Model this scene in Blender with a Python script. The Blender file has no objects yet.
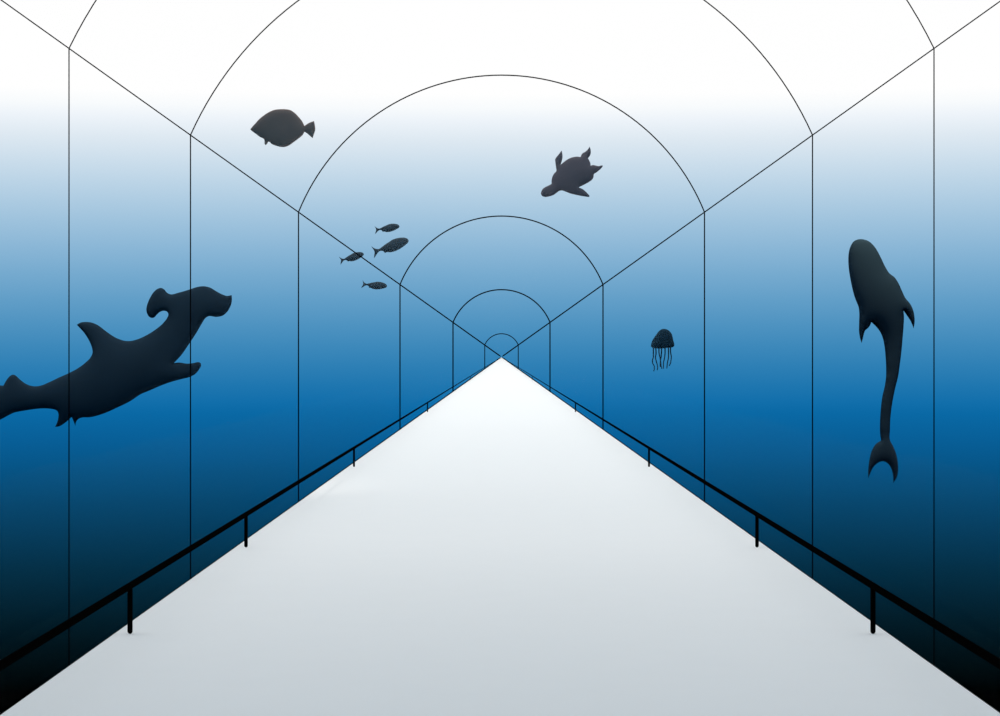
import bpy, bmesh, math
import numpy as np
from mathutils import Vector
from mathutils.geometry import delaunay_2d_cdt

S = bpy.context.scene
C = S.collection
F = 2000.0                 # focal length in pixels of the 1000 px wide frame
VX, VY = 501.5, 357.0      # vanishing point
W = 2.4                    # half width of the tunnel
EYE = W * 0.7135           # eye height
TOP = 2 * EYE              # wall height
FAR = 6000.0
BACK = -1.0

# ------------------------------------------------------------------ helpers
def srgb(*c):
    return tuple((v / 255 / 12.92) if v / 255 <= 0.04045 else ((v / 255 + 0.055) / 1.055) ** 2.4 for v in c)

def mat(name, col, rough=0.6, spec=0.3, noise=None):
    m = bpy.data.materials.new(name); m.use_nodes = True
    nt = m.node_tree; b = nt.nodes['Principled BSDF']
    b.inputs['Roughness'].default_value = rough
    b.inputs['Specular IOR Level'].default_value = spec
    if noise:
        scale, col2 = noise
        tc = nt.nodes.new('ShaderNodeTexCoord')
        n = nt.nodes.new('ShaderNodeTexNoise'); n.inputs['Scale'].default_value = scale
        n.inputs['Detail'].default_value = 3
        r = nt.nodes.new('ShaderNodeValToRGB')
        r.color_ramp.elements[0].position = .35; r.color_ramp.elements[1].position = .65
        r.color_ramp.elements[0].color = (*col, 1); r.color_ramp.elements[1].color = (*col2, 1)
        nt.links.new(tc.outputs['Object'], n.inputs['Vector'])
        nt.links.new(n.outputs['Fac'], r.inputs['Fac'])
        nt.links.new(r.outputs['Color'], b.inputs['Base Color'])
    else:
        b.inputs['Base Color'].default_value = (*col, 1)
    return m

def obj(name, bm, m, parent=None, smooth=True):
    me = bpy.data.meshes.new(name)
    if smooth:
        for f in bm.faces: f.smooth = True
    bm.to_mesh(me); bm.free()
    me.materials.append(m)
    o = bpy.data.objects.new(name, me); C.objects.link(o)
    if parent: o.parent = parent
    return o

def thing(name, label, cat, loc=(0, 0, 0), group=None):
    o = bpy.data.objects.new(name, None); C.objects.link(o)
    o.location = loc
    return tag(o, label, cat, group)

def tag(o, label, cat, group=None):
    o['label'] = label; o['category'] = cat
    if group: o['group'] = group
    return o

def struct(name, bm, m, smooth=False):
    o = obj(name, bm, m, None, smooth); o['kind'] = 'structure'; return o

def box(bm, lo, hi):
    vs = [bm.verts.new((x, y, z)) for x in (lo[0], hi[0]) for y in (lo[1], hi[1]) for z in (lo[2], hi[2])]
    for q in ((0, 1, 3, 2), (4, 6, 7, 5), (0, 4, 5, 1), (2, 3, 7, 6), (0, 2, 6, 4), (1, 5, 7, 3)):
        bm.faces.new([vs[i] for i in q])

def tube(bm, pts, radii, n=10, caps=True):
    """Round tube along pts with a radius per point."""
    pts = [Vector(p) for p in pts]
    if not hasattr(radii, '__len__'): radii = [radii] * len(pts)
    rings, up = [], None
    for i, p in enumerate(pts):
        a = pts[max(i - 1, 0)]; b = pts[min(i + 1, len(pts) - 1)]
        t = (b - a).normalized()
        if up is None:
            up = Vector((0, 0, 1)) if abs(t.z) < .9 else Vector((0, 1, 0))
        s = t.cross(up).normalized(); up = s.cross(t).normalized()
        rings.append([bm.verts.new(p + radii[i] * (math.cos(k * 2 * math.pi / n) * s + math.sin(k * 2 * math.pi / n) * up)) for k in range(n)])
    for r0, r1 in zip(rings, rings[1:]):
        for k in range(n):
            bm.faces.new((r0[k], r0[(k + 1) % n], r1[(k + 1) % n], r1[k]))
    if caps:
        bm.faces.new(rings[0][::-1]); bm.faces.new(rings[-1])

def rounded(p0, p1, r, k=5):
    """Centre line and radii of a bar from p0 to p1 with half-round ends."""
    p0, p1 = Vector(p0), Vector(p1); d = (p1 - p0).normalized()
    ps, rs = [], []
    for i in range(k + 1):
        a = math.pi / 2 * i / k
        ps.append(p0 + d * r * (1 - math.cos(a))); rs.append(max(r * math.sin(a), r * .02))
    for i in range(k, -1, -1):
        a = math.pi / 2 * i / k
        ps.append(p1 - d * r * (1 - math.cos(a))); rs.append(max(r * math.sin(a), r * .02))
    return ps, rs

# ------------------------------------------------------------------ materials
M_floor = mat('pale_walkway', (.922, .955, .966), .9, 0.0, (3.0, (.928, .96, .970)))
M_black = mat('black_metal', (.0015, .0015, .0015), .9, 0.0)
M_rail = mat('black_rail', (.0012, .0012, .0012), .9, 0.0)
M_blocker = mat('blue_render', (.03, .36, .58), .9, 0.0, (.4, (.035, .38, .60)))  # added light blocker, blue so its bounce tints the near floor

M_glass = bpy.data.materials.new('clear_acrylic'); M_glass.use_nodes = True
nt = M_glass.node_tree; nt.nodes.clear()
o_ = nt.nodes.new('ShaderNodeOutputMaterial'); mx = nt.nodes.new('ShaderNodeMixShader')
tr = nt.nodes.new('ShaderNodeBsdfTransparent'); gl = nt.nodes.new('ShaderNodeBsdfGlossy')
gl.inputs['Roughness'].default_value = .05; mx.inputs[0].default_value = .002
nt.links.new(tr.outputs[0], mx.inputs[1]); nt.links.new(gl.outputs[0], mx.inputs[2]); nt.links.new(mx.outputs[0], o_.inputs['Surface'])

# ------------------------------------------------------------------ the water all round (world)
wd = bpy.data.worlds.new('water'); S.world = wd; wd.use_nodes = True
nt = wd.node_tree; nt.nodes.clear(); L = nt.links.new
def N(t, **kw):
    n = nt.nodes.new(t)
    for k, v in kw.items(): setattr(n, k, v)
    return n
tc = N('ShaderNodeTexCoord'); sx = N('ShaderNodeSeparateXYZ'); L(tc.outputs['Generated'], sx.inputs[0])
def math_(op, a, b=None):
    n = N('ShaderNodeMath', operation=op)
    for i, v in enumerate((a, b)):
        if v is None: continue
        if isinstance(v, (int, float)): n.inputs[i].default_value = v
        else: L(v, n.inputs[i])
    return n.outputs[0]
h2 = math_('ADD', math_('MULTIPLY', sx.outputs[0], sx.outputs[0]), math_('MULTIPLY', sx.outputs[1], sx.outputs[1]))
t_ = math_('DIVIDE', sx.outputs[2], math_('MAXIMUM', math_('SQRT', h2), 1e-4))     # tangent of the elevation
T0, T1 = -.175, .15
mr = N('ShaderNodeMapRange'); mr.inputs[1].default_value = T0; mr.inputs[2].default_value = T1
L(t_, mr.inputs[0])
ramp = N('ShaderNodeValToRGB'); L(mr.outputs[0], ramp.inputs[0])
STOPS = [(94, 255, 255, 255), (108, 248, 251, 253), (120, 238, 244, 250), (140, 222, 233, 242), (250, 138, 182, 214), (401, 18, 111, 171), (412, 10, 105, 165), (440, 8, 94, 150), (500, 5, 70, 110), (564, 3, 46, 69), (614, 2, 27, 39), (682, 0, 0, 0)]
def sky_at(y):
    if y <= STOPS[0][0]: return STOPS[0][1:]
    for a, b in zip(STOPS, STOPS[1:]):
        if y <= b[0]:
            k = (y - a[0]) / (b[0] - a[0]); return tuple(a[i] + (b[i] - a[i]) * k for i in (1, 2, 3))
    return STOPS[-1][1:]
ys = [690, 682, 660, 637, 614, 590, 564, 530, 500, 470, 440, 425, 412, 401, 385, 365, 345, 325, 300, 275, 250, 225, 205, 185, 165, 140, 130, 120, 108, 94]
el = ramp.color_ramp.elements
while len(el) < len(ys): el.new(0.5)
for e, y in zip(el, ys):
    e.position = (((VY - y) / F) - T0) / (T1 - T0)
for e, y in zip(el, ys):
    e.color = (*srgb(*sky_at(y)), 1)
up = N('ShaderNodeMapRange'); up.inputs[1].default_value = .28; up.inputs[2].default_value = .6
up.inputs[3].default_value = 1.0; up.inputs[4].default_value = 1.15
L(sx.outputs[2], up.inputs[0])
bg = N('ShaderNodeBackground'); L(ramp.outputs[0], bg.inputs[0]); L(up.outputs[0], bg.inputs[1])
ow = N('ShaderNodeOutputWorld'); L(bg.outputs[0], ow.inputs[0])

# ------------------------------------------------------------------ setting
bm = bmesh.new(); box(bm, (-W, BACK, -.3), (W, FAR, 0)); struct('floor', bm, M_floor)

def sheet(bm, prof, y0, y1):
    a = [bm.verts.new((x, y0, z)) for x, z in prof]; b = [bm.verts.new((x, y1, z)) for x, z in prof]
    for i in range(len(prof) - 1): bm.faces.new((a[i], a[i + 1], b[i + 1], b[i]))
# arch of the vault over half chord W; k is its rise per half width
def arch_profile(k, n=64):
    rise = W * k; rad = (W * W + rise * rise) / (2 * rise); cz = TOP + rise - rad
    a0 = math.atan2(TOP - cz, W)
    return [(rad * math.cos(a0 + (math.pi - 2 * a0) * i / n), cz + rad * math.sin(a0 + (math.pi - 2 * a0) * i / n)) for i in range(n + 1)]
arch = arch_profile(137 / 203)
for side, s in (('left', -1), ('right', 1)):
    bm = bmesh.new(); sheet(bm, [(s * W, 0), (s * W, TOP)], BACK, FAR); struct('wall_' + side, bm, M_glass)
bm = bmesh.new(); sheet(bm, arch, BACK, FAR); struct('ceiling', bm, M_glass, True)
# added wall behind the viewer and overhang, unseen, shaping shade on the near floor
FH, CAN = 42.0, 5.0
bm = bmesh.new(); box(bm, (-120, BACK - 1.0, -30), (120, BACK, FH)); box(bm, (-30, BACK, 20), (30, 9, 20.6)); struct('wall_back', bm, M_blocker)

LINE = 1.25 / F            # drawn thickness of the tunnel's seams per metre of distance
n = 0
for s in (-1, 1):
    for z in (TOP, 0.0):
        n += 1
        ds = [BACK + .01, 4, 8, 12, 20, 40, 80, 160, 320, 640, 1300, 2500, FAR]
        bm = bmesh.new()
        tube(bm, [(s * W, d, z) for d in ds], [max(min(d, 2500), 5) * LINE / 2 for d in ds], 8)
        struct('trim_%d' % n, bm, M_black, True)

# ------------------------------------------------------------------ arched frames
LAB = ['thin black arched tunnel frame nearest the viewer, arch cut off by picture top',
       'thin black arched tunnel frame standing at the hammerhead shark head, second nearest',
       'thin black tunnel frame whose whole round arch shows highest, below the broad fish',
       'thin black mid-sized tunnel frame with its left foot beside the small fish',
       'small thin black arched tunnel frame, second farthest down the white walkway',
       'tiny thin black arched tunnel frame farthest off at the walkway tip']
for half, k, lab in zip((432.5, 311, 203, 101.5, 48.5, 16.75), (.625, .649, .675, .675, .675, .675), LAB):
    D = W * F / half; r = min(D * LINE / 2, .066)
    t = thing('arch_frame', lab, 'tunnel frame', (0, D, 0), 'arched frames along the tunnel')
    for s in (-1, 1):
        bm = bmesh.new(); tube(bm, [(s * W, 0, 0), (s * W, 0, TOP)], r, 10); obj('upright', bm, M_black, t)
    bm = bmesh.new(); tube(bm, [(x, 0, z) for x, z in arch_profile(k)], r, 8); obj('arch', bm, M_black, t)

# ------------------------------------------------------------------ handrails
RX = EYE / .745; RZ = EYE - .616 * RX
for s, word in ((-1, 'left'), (1, 'right')):
    t = thing('handrail', 'low black handrail on short posts along the %s edge of the white walkway' % word, 'handrail', (s * RX, 0, 0), 'handrails along the walkway')
    ds = [BACK + .05, 5, 12, 25, 45, 70, 110, 170, 300, 600, 1200]
    bm = bmesh.new(); tube(bm, [(0, d, RZ) for d in ds], [max(.0215, min(d, 190) * .75 / F / 2) for d in ds], 12); obj('rail', bm, M_rail, t)
    for px in (640, 371.5, 255.5, 147.5, 74, 31):
        d = RX * F / px
        r = .0165 if px > 100 else .019
        ps, rs = rounded((0, d, 0), (0, d, RZ), r); bm = bmesh.new(); tube(bm, ps, rs, 12); obj('post', bm, M_rail, t)

# ------------------------------------------------------------------ animals
def smooth_outline(pts, step, sharp=48):
    """Closed outline through pts: Catmull-Rom, broken at sharp corners."""
    P = [np.array(p, float) for p in pts]; n = len(P)
    corner = []
    for i in range(n):
        a = P[i] - P[i - 1]; b = P[(i + 1) % n] - P[i]
        ang = abs(math.degrees(math.atan2(a[0] * b[1] - a[1] * b[0], a @ b)))
        corner.append(ang > sharp)
    out = []
    for i in range(n):
        p1, p2 = P[i], P[(i + 1) % n]
        d = np.linalg.norm(p2 - p1)
        def tan(j):
            a, b, c = P[j - 1], P[j % n], P[(j + 1) % n]
            la, lb = np.linalg.norm(b - a), np.linalg.norm(c - b)
            return ((b - a) / la * lb + (c - b) / lb * la) / (la + lb)
        m1 = (p2 - p1) / d if corner[i] else tan(i)
        m2 = (p2 - p1) / d if corner[(i + 1) % n] else tan((i + 1) % n)
        k = max(1, int(math.ceil(d / step)))
        for j in range(k):
            u = j / k
            h00 = 2*u**3 - 3*u*u + 1; h10 = u**3 - 2*u*u + u; h01 = -2*u**3 + 3*u*u; h11 = u**3 - u*u
            out.append(h00 * p1 + h10 * d * m1 + h01 * p2 + h11 * d * m2)
    return np.array(out)

def inside(poly, X, Y):
    r = np.zeros(X.shape, bool); x0, y0 = poly[-1]
    for x1, y1 in poly:
        if y0 != y1:
            c = ((y1 > Y) != (y0 > Y)) & (X < (x0 - x1) * (Y - y1) / (y0 - y1) + x1)
            r ^= c
        x0, y0 = x1, y1
    return r

def inflate(pts, name, m, parent=None, fat=.7, cells=80, bend=None):
    """A closed, round-bellied body whose side view is the outline pts (metres, x right / z up)."""
    pts = np.array(pts, float)
    size = max(np.ptp(pts[:, 0]), np.ptp(pts[:, 1])); s = size / cells
    O = smooth_outline(pts, s * .55)
    h = size / 200; x0, y0 = O.min(0) - 2 * h
    nx, ny = (np.ceil((np.ptp(O, axis=0) + 4 * h) / h)).astype(int) + 1
    GX, GY = np.meshgrid(x0 + h * np.arange(nx), y0 + h * np.arange(ny), indexing='ij')
    I = inside(O, GX, GY); u = np.zeros(I.shape)
    for _ in range(2500):
        v = .25 * (np.roll(u, 1, 0) + np.roll(u, -1, 0) + np.roll(u, 1, 1) + np.roll(u, -1, 1)) + h * h
        u = np.where(I, v, 0)
    th = np.sqrt(u)
    for _ in range(2):
        w = .5 * th + .125 * (np.roll(th, 1, 0) + np.roll(th, -1, 0) + np.roll(th, 1, 1) + np.roll(th, -1, 1)); th = np.where(I, w, 0)
    def at(x, y):
        fx, fy = (x - x0) / h, (y - y0) / h; i, j = int(fx), int(fy); a, b = fx - i, fy - j
        return th[i, j]*(1-a)*(1-b) + th[i+1, j]*a*(1-b) + th[i, j+1]*(1-a)*b + th[i+1, j+1]*a*b
    inner = []
    for j in range(int(np.ptp(O[:, 1]) / (s * .866)) + 1):
        y = O[:, 1].min() + j * s * .866
        for i in range(int(np.ptp(O[:, 0]) / s) + 1):
            inner.append((O[:, 0].min() + (i + .5 * (j % 2)) * s, y))
    inner = np.array(inner)
    inner = inner[inside(O, inner[:, 0], inner[:, 1])]
    dist = np.sqrt(((inner[:, None, :] - O[None, :, :]) ** 2).sum(2)).min(1)
    inner = inner[dist > s * .45]
    n = len(O)
    V = [Vector(p) for p in O] + [Vector(p) for p in inner]
    vs, _, faces, orig, *_ = delaunay_2d_cdt(V, [], [list(range(n))], 1, 1e-9)
    bm = bmesh.new(); F_, B_ = [], []
    for p, og in zip(vs, orig):
        edge = any(k < n for k in og)
        y = 0 if edge else max(at(p.x, p.y) * fat, h * .1)
        off = bend(p.x, p.y) if bend else 0
        a = bm.verts.new((p.x, off - y, p.y)); F_.append(a)
        B_.append(a if edge else bm.verts.new((p.x, off + y, p.y)))
    for f in faces:
        for S_, order in ((F_, 1), (B_, -1)):
            q = [S_[k] for k in f][::order]
            try: bm.faces.new(q)
            except ValueError: pass
    bmesh.ops.recalc_face_normals(bm, faces=bm.faces)
    return obj(name, bm, m, parent)

def world_xz(px, py, D): return ((px - VX) * D / F, EYE - (py - VY) * D / F)

def body(name, pts, D, m, fat, org=(0, 0), sc=1.0, cells=80, parent=None, centre=None):
    P = [(org[0] + x / sc, org[1] + y / sc) for x, y in pts]
    Q = np.array([world_xz(x, y, D) for x, y in P])
    c = (Q.min(0) + Q.max(0)) / 2 if centre is None else np.array(centre)
    o = inflate(Q - c, name, m, parent, fat, cells)
    if parent is None: o.location = (c[0], D, c[1])
    return o, c

def skin(name, c, scale): return mat(name, c, .9, 0.0, (scale, tuple(v * 1.06 for v in c)))
M_hammer = skin('hammerhead_skin', (.016, .032, .050), 2.5)
M_whale = skin('whale_shark_skin', (.009, .021, .037), 1.2)
M_broad = skin('broad_fish_skin', (.232, .184, .168), 5)
M_turtle = skin('turtle_skin', (.134, .124, .146), 4)
M_small = skin('small_fish_skin', (.068, .094, .116), 6)
M_jelly = skin('jellyfish_skin', (.019, .046, .071), 6)

# added spots, out of frame, brightening the sharks towards their heads
def lamp(name, loc, aim, power, col, cone=60):
    l = bpy.data.lights.new(name, 'SPOT'); l.energy = power; l.color = col
    l.spot_size = math.radians(cone); l.spot_blend = .6; l.shadow_soft_size = .15
    o = bpy.data.objects.new(name, l); C.objects.link(o); o.location = loc
    o.rotation_euler = (Vector(aim) - Vector(loc)).to_track_quat('-Z', 'Y').to_euler()
lamp('tank_lamp', (13.5, 66, 14.7), (13.0, 70, 4.6), 14500, (1, .68, .38), 48)
lamp('tank_lamp', (-4.6, 19.8, 7.5), (-4.9, 24, 2.3), 650, (1, .9, .8), 42)

hammer = [(0,385.4),(3.4,385.6),(5.9,381),(8.8,377.1),(11.2,375.2),(12.9,374.6),(15.2,375.3),(19.6,379.1),(25.4,383.5),(30.3,385.6),(35.7,386.3),(40.6,385.6),(48.9,382.3),(58.7,377.6),(69.2,372.9),(77.6,368.4),(85.4,362.6),(90.3,357.7),(92.5,352.8),(91.7,346.9),(89.3,341.1),(84.4,333.2),(76.8,324.8),(79.6,322.9),(85.4,321.9),(92.3,322.7),(97.2,324.8),(106.9,331.9),(116.7,338.1),(124.5,340.7),(130,341),(138.4,338.9),(146.8,335),(155.1,329.8),(163.5,322.7),(167.2,317.7),(168.4,314.4),(167.2,311.8),(164.4,310.8),(160.2,311.8),(156.8,314.7),(154.3,317.4),(152.1,318),(149.3,316.9),(147.1,313.5),(146.3,309.8),(147.3,304.3),(150.1,297.6),(154.3,291.4),(157.7,288.7),(161,287.9),(164,289.2),(166.9,292.6),(170.2,294.2),(178.6,292.6),(190.3,289.2),(197,287),(203.7,286.2),(209.6,287.4),(217.1,291.7),(223,294.7),(227.2,295.9),(230.2,295.4),(231.7,295.1),(231.9,300.1),(230.6,306),(227.2,311.8),(223,315.5),(217.1,316.9),(207.9,316.5),(205.4,318.2),(202.1,323.2),(195.4,334.5),(188.7,344.5),(180.3,356.3),(173.9,363),(178.6,362.5),(187,363.6),(193.7,363),(198.7,362.1),(200.7,363),(201.1,365.5),(199.5,368.8),(195.4,373.9),(190.3,376.7),(180.3,379.4),(170.2,382.2),(160.2,385.9),(150.1,390.3),(140.8,394.2),(130.8,400.8),(115.7,408.3),(103,413.8),(89.3,417.3),(81.5,417.7),(78,419.3),(76,422.2),(75.4,426.1),(73.7,421.6),(71.7,416.9),(67.8,420.6),(63.9,423.6),(58.6,426.5),(54.9,426.9),(56.7,423.5),(58.1,418.7),(58.5,414.7),(57.5,411.3),(54.7,409.6),(50.8,408.8),(43,408.4),(32.3,409.4),(23.5,410.8),(13.7,412.8),(6.8,416.2),(0,419.8),
          (-10,423),(-20,424),(-32,426),(-40,434),(-52,450),(-50,434),(-50,422),(-58,404),(-70,380),(-88,352),(-66,368),(-48,388),(-34,396),(-18,391),(-8,387)]
whale = [(860.7,239.1),(864,239.5),(868.5,241.1),(873,244.8),(876.9,250.1),(881.3,258.5),(885.3,266.8),(889.2,273),(894.7,277.5),(898.1,282.5),(902,290.9),(905.9,298.7),(909.3,302.6),(911.7,306.5),(913.7,312.1),(914.5,317),(914.7,321.3),(913.7,328.6),(911,321.9),(906.6,315),(903.5,310.6),(904,316.3),(903.6,326.3),(902.6,338.9),(901.6,350.2),(900.1,362.8),(898.1,376.6),(895.3,388),(893.2,398),(891.7,406.9),(890.4,418.9),(890,429.5),(890.1,440.4),(893.1,446.1),(896.4,454.7),(898,464),(898.1,470.6),(896.8,477.2),(893.3,483.1),(893.1,475.9),(891.5,469.3),(888.4,464),(883.1,461.2),(877.8,462.9),(873.2,467.3),(870.5,472.6),(868.2,478.6),(868.2,470.6),(869.4,460),(871.8,450.7),(875.8,444.1),(881.1,440.5),(880.2,434.8),(879.9,426.8),(880.2,417.5),(881.1,405.6),(882.4,396),(884.6,386.7),(885.9,377.9),(886.1,367.8),(885.5,356.5),(884.5,346.5),(883,338.9),(880.2,332),(875.8,326.3),(871.3,322.1),(870.2,325.1),(867.9,328.2),(865.5,330.1),(863.9,333.9),(862.9,338.3),(861.6,343.1),(860.1,338.3),(859.1,332.6),(859.1,322.6),(859.2,312.1),(858.4,306.5),(856.8,302.6),(854.5,296.5),(852.1,287.5),(850.3,278.6),(848.9,269.6),(848.3,260.7),(848.9,251.8),(850.6,246.2),(853.4,241.7),(856.8,239.7)]
broad = [(112,378),(150,332),(180,300),(215,262),(265,222),(320,187),(380,163),(440,156),(500,156),(555,166),(600,195),(645,240),(685,290),(710,340),(740,318),(780,298),(815,287),(824,330),(829,378),(815,430),(800,475),(770,450),(735,420),(710,405),(690,440),(650,475),(590,520),(540,555),(495,572),(450,572),(400,560),(350,540),(318,515),(309,516),(300,535),(282,552),(270,535),(270,510),(266,490),(220,462),(170,425),(130,395)]
turtle = [(120,590),(125,565),(140,540),(165,520),(200,503),(237,483),(238,440),(248,400),(265,370),(290,340),(286,300),(280,250),(278,210),(290,190),(310,165),(330,140),(348,115),(356,150),(358,190),(350,230),(340,262),(335,273),(370,245),(410,215),(460,192),(510,183),(558,186),(565,165),(580,145),(610,128),(635,105),(657,72),(668,110),(668,150),(655,180),(638,200),(655,230),(665,255),(667,283),(690,275),(720,280),(755,287),(785,280),(805,282),(790,305),(765,330),(735,355),(703,378),(700,405),(685,435),(650,462),(600,490),(535,522),(570,535),(605,560),(635,590),(655,612),(652,628),(620,625),(560,615),(500,603),(440,588),(390,568),(360,557),(325,560),(295,580),(260,605),(210,622),(165,627),(135,617)]
small = [(662,215),(655,203),(635,192),(600,190),(560,196),(525,208),(495,228),(465,247),(435,270),(412,285),(390,285),(365,275),(347,263),(358,280),(370,297),(375,312),(372,340),(371,365),(385,345),(400,322),(418,305),(440,302),(452,308),(462,320),(475,314),(510,314),(545,306),(580,290),(615,268),(640,248),(657,232)]
bell = [(285,105),(320,112),(355,135),(380,170),(390,205),(398,245),(410,290),(408,310),(395,322),(340,332),(270,340),(200,340),(150,332),(130,318),(133,290),(145,250),(165,215),(190,180),(215,145),(240,120),(262,108)]
tents = [[(160,325),(160,400),(158,445),(148,480),(152,515),(168,545),(172,575),(163,612)],
         [(193,330),(195,400),(188,450),(200,500),(213,545),(215,575),(207,600)],
         [(222,330),(222,400),(235,455),(243,500),(247,550),(257,582)],
         [(260,330),(258,400),(254,450),(246,500),(243,560)],
         [(298,330),(300,400),(295,450),(282,510),(280,580)],
         [(333,325),(337,400),(335,450),(322,510),(316,578)],
         [(370,322),(372,390),(378,430),(374,480),(368,520),(352,548)]]

o, _ = body('hammerhead_shark', hammer, 24, M_hammer, .42, cells=130)
tag(o, 'large dark hammerhead shark swimming up beyond the left glass wall', 'shark')
o, _ = body('whale_shark', whale, 70, M_whale, .45, cells=130)
tag(o, 'long dark whale shark hanging head up beyond the right glass wall', 'shark')
o, _ = body('broad_fish', broad, 24, M_broad, .38, (240, 95), 11.01)
tag(o, 'broad dark grey deep-bodied fish alone in the pale water above the tunnel', 'fish')
o, _ = body('sea_turtle', turtle, 40, M_turtle, .5, (530, 140), 11.01, 100)
tag(o, 'dark grey sea turtle with spread flippers swimming down above the tunnel', 'turtle')

# four schooling fish: one built, three copied
proto, c0 = body('small_fish', small, 44, M_small, .5, (330, 215), 8.42, 60)
tag(proto, 'largest of the four small schooling fish, swimming up to the right', 'fish', 'school of small fish')
L0 = math.hypot(303, 99); a0 = math.atan2(-99, 303)
for (mx_, my_), (hx, hy), D, lab in (((377.5, 126.5), (585, 97), 45, 'topmost of the four small schooling fish, just above the largest one'),
                                   ((82, 385), (285, 330), 43, 'small schooling fish behind the sloping wall-top bar, furthest toward the left'),
                                   ((268, 582), (480, 602), 44.5, 'lowest of the four small schooling fish, its nose tipped slightly down')):
    k = math.hypot(hx - mx_, hy - my_) / L0; da = math.atan2(hy - my_, hx - mx_) - a0
    o = proto.copy(); C.objects.link(o)
    # the middle of the source's bounding box, carried along by the turn and the scaling
    bx, by = (347 + 662) / 2 - 359, (190 + 365) / 2 - 314
    qx = mx_ + k * (bx * math.cos(da) - by * math.sin(da)); qy = my_ + k * (bx * math.sin(da) + by * math.cos(da))
    x, z = world_xz(330 + qx / 8.42, 215 + qy / 8.42, D)
    o.location = (x, D, z); o.rotation_euler = (0, da, 0); o.scale = (k * D / 44,) * 3
    tag(o, lab, 'fish', 'school of small fish')

JD = 37.0
jx, jz = world_xz(640 + 270 / 11.94, 320 + 335 / 11.94, JD)
j = thing('jellyfish', 'small dark jellyfish with a domed bell and trailing tentacles, right of the tunnel', 'jellyfish', (jx, JD, jz))
body('bell', bell, JD, M_jelly, .95, (640, 320), 11.94, 50, j, (jx, jz))
for i, t in enumerate(tents):
    Q = smooth_outline(t + t[-2:0:-1], 8, 400)
    Q = Q[:len(Q) // 2 + 1]
    dep = .10 * math.sin(i * 2.3)
    pts = []
    for q, (x, y) in enumerate(Q):
        wx, wz = world_xz(640 + x / 11.94, 320 + y / 11.94, JD)
        pts.append((wx - jx, dep + .02 * math.sin(q * .25 + i), wz - jz))
    rr = 1.15 * JD / F / 2
    rs = [rr * (1.15 - .3 * q / len(pts)) for q in range(len(pts))]; rs[-1] = rr * .4
    bm = bmesh.new(); tube(bm, pts, rs, 8); obj('tentacle', bm, M_jelly, j)

# ------------------------------------------------------------------ camera and view
cam = bpy.data.cameras.new('camera'); co = bpy.data.objects.new('camera', cam); C.objects.link(co)
cam.sensor_fit = 'HORIZONTAL'; cam.sensor_width = 36; cam.lens = 36 * F / 1000
cam.shift_x = -(VX - 500) / 1000; cam.shift_y = -(358 - VY) / 1000
cam.clip_start = .1; cam.clip_end = 20000
co.location = (0, 0, EYE); co.rotation_euler = (math.pi / 2, 0, 0)
S.camera = co
S.view_settings.view_transform = 'Standard'; S.view_settings.look = 'None'
S.view_settings.gamma = 1; S.view_settings.exposure = 0; S.view_settings.use_curve_mapping = False
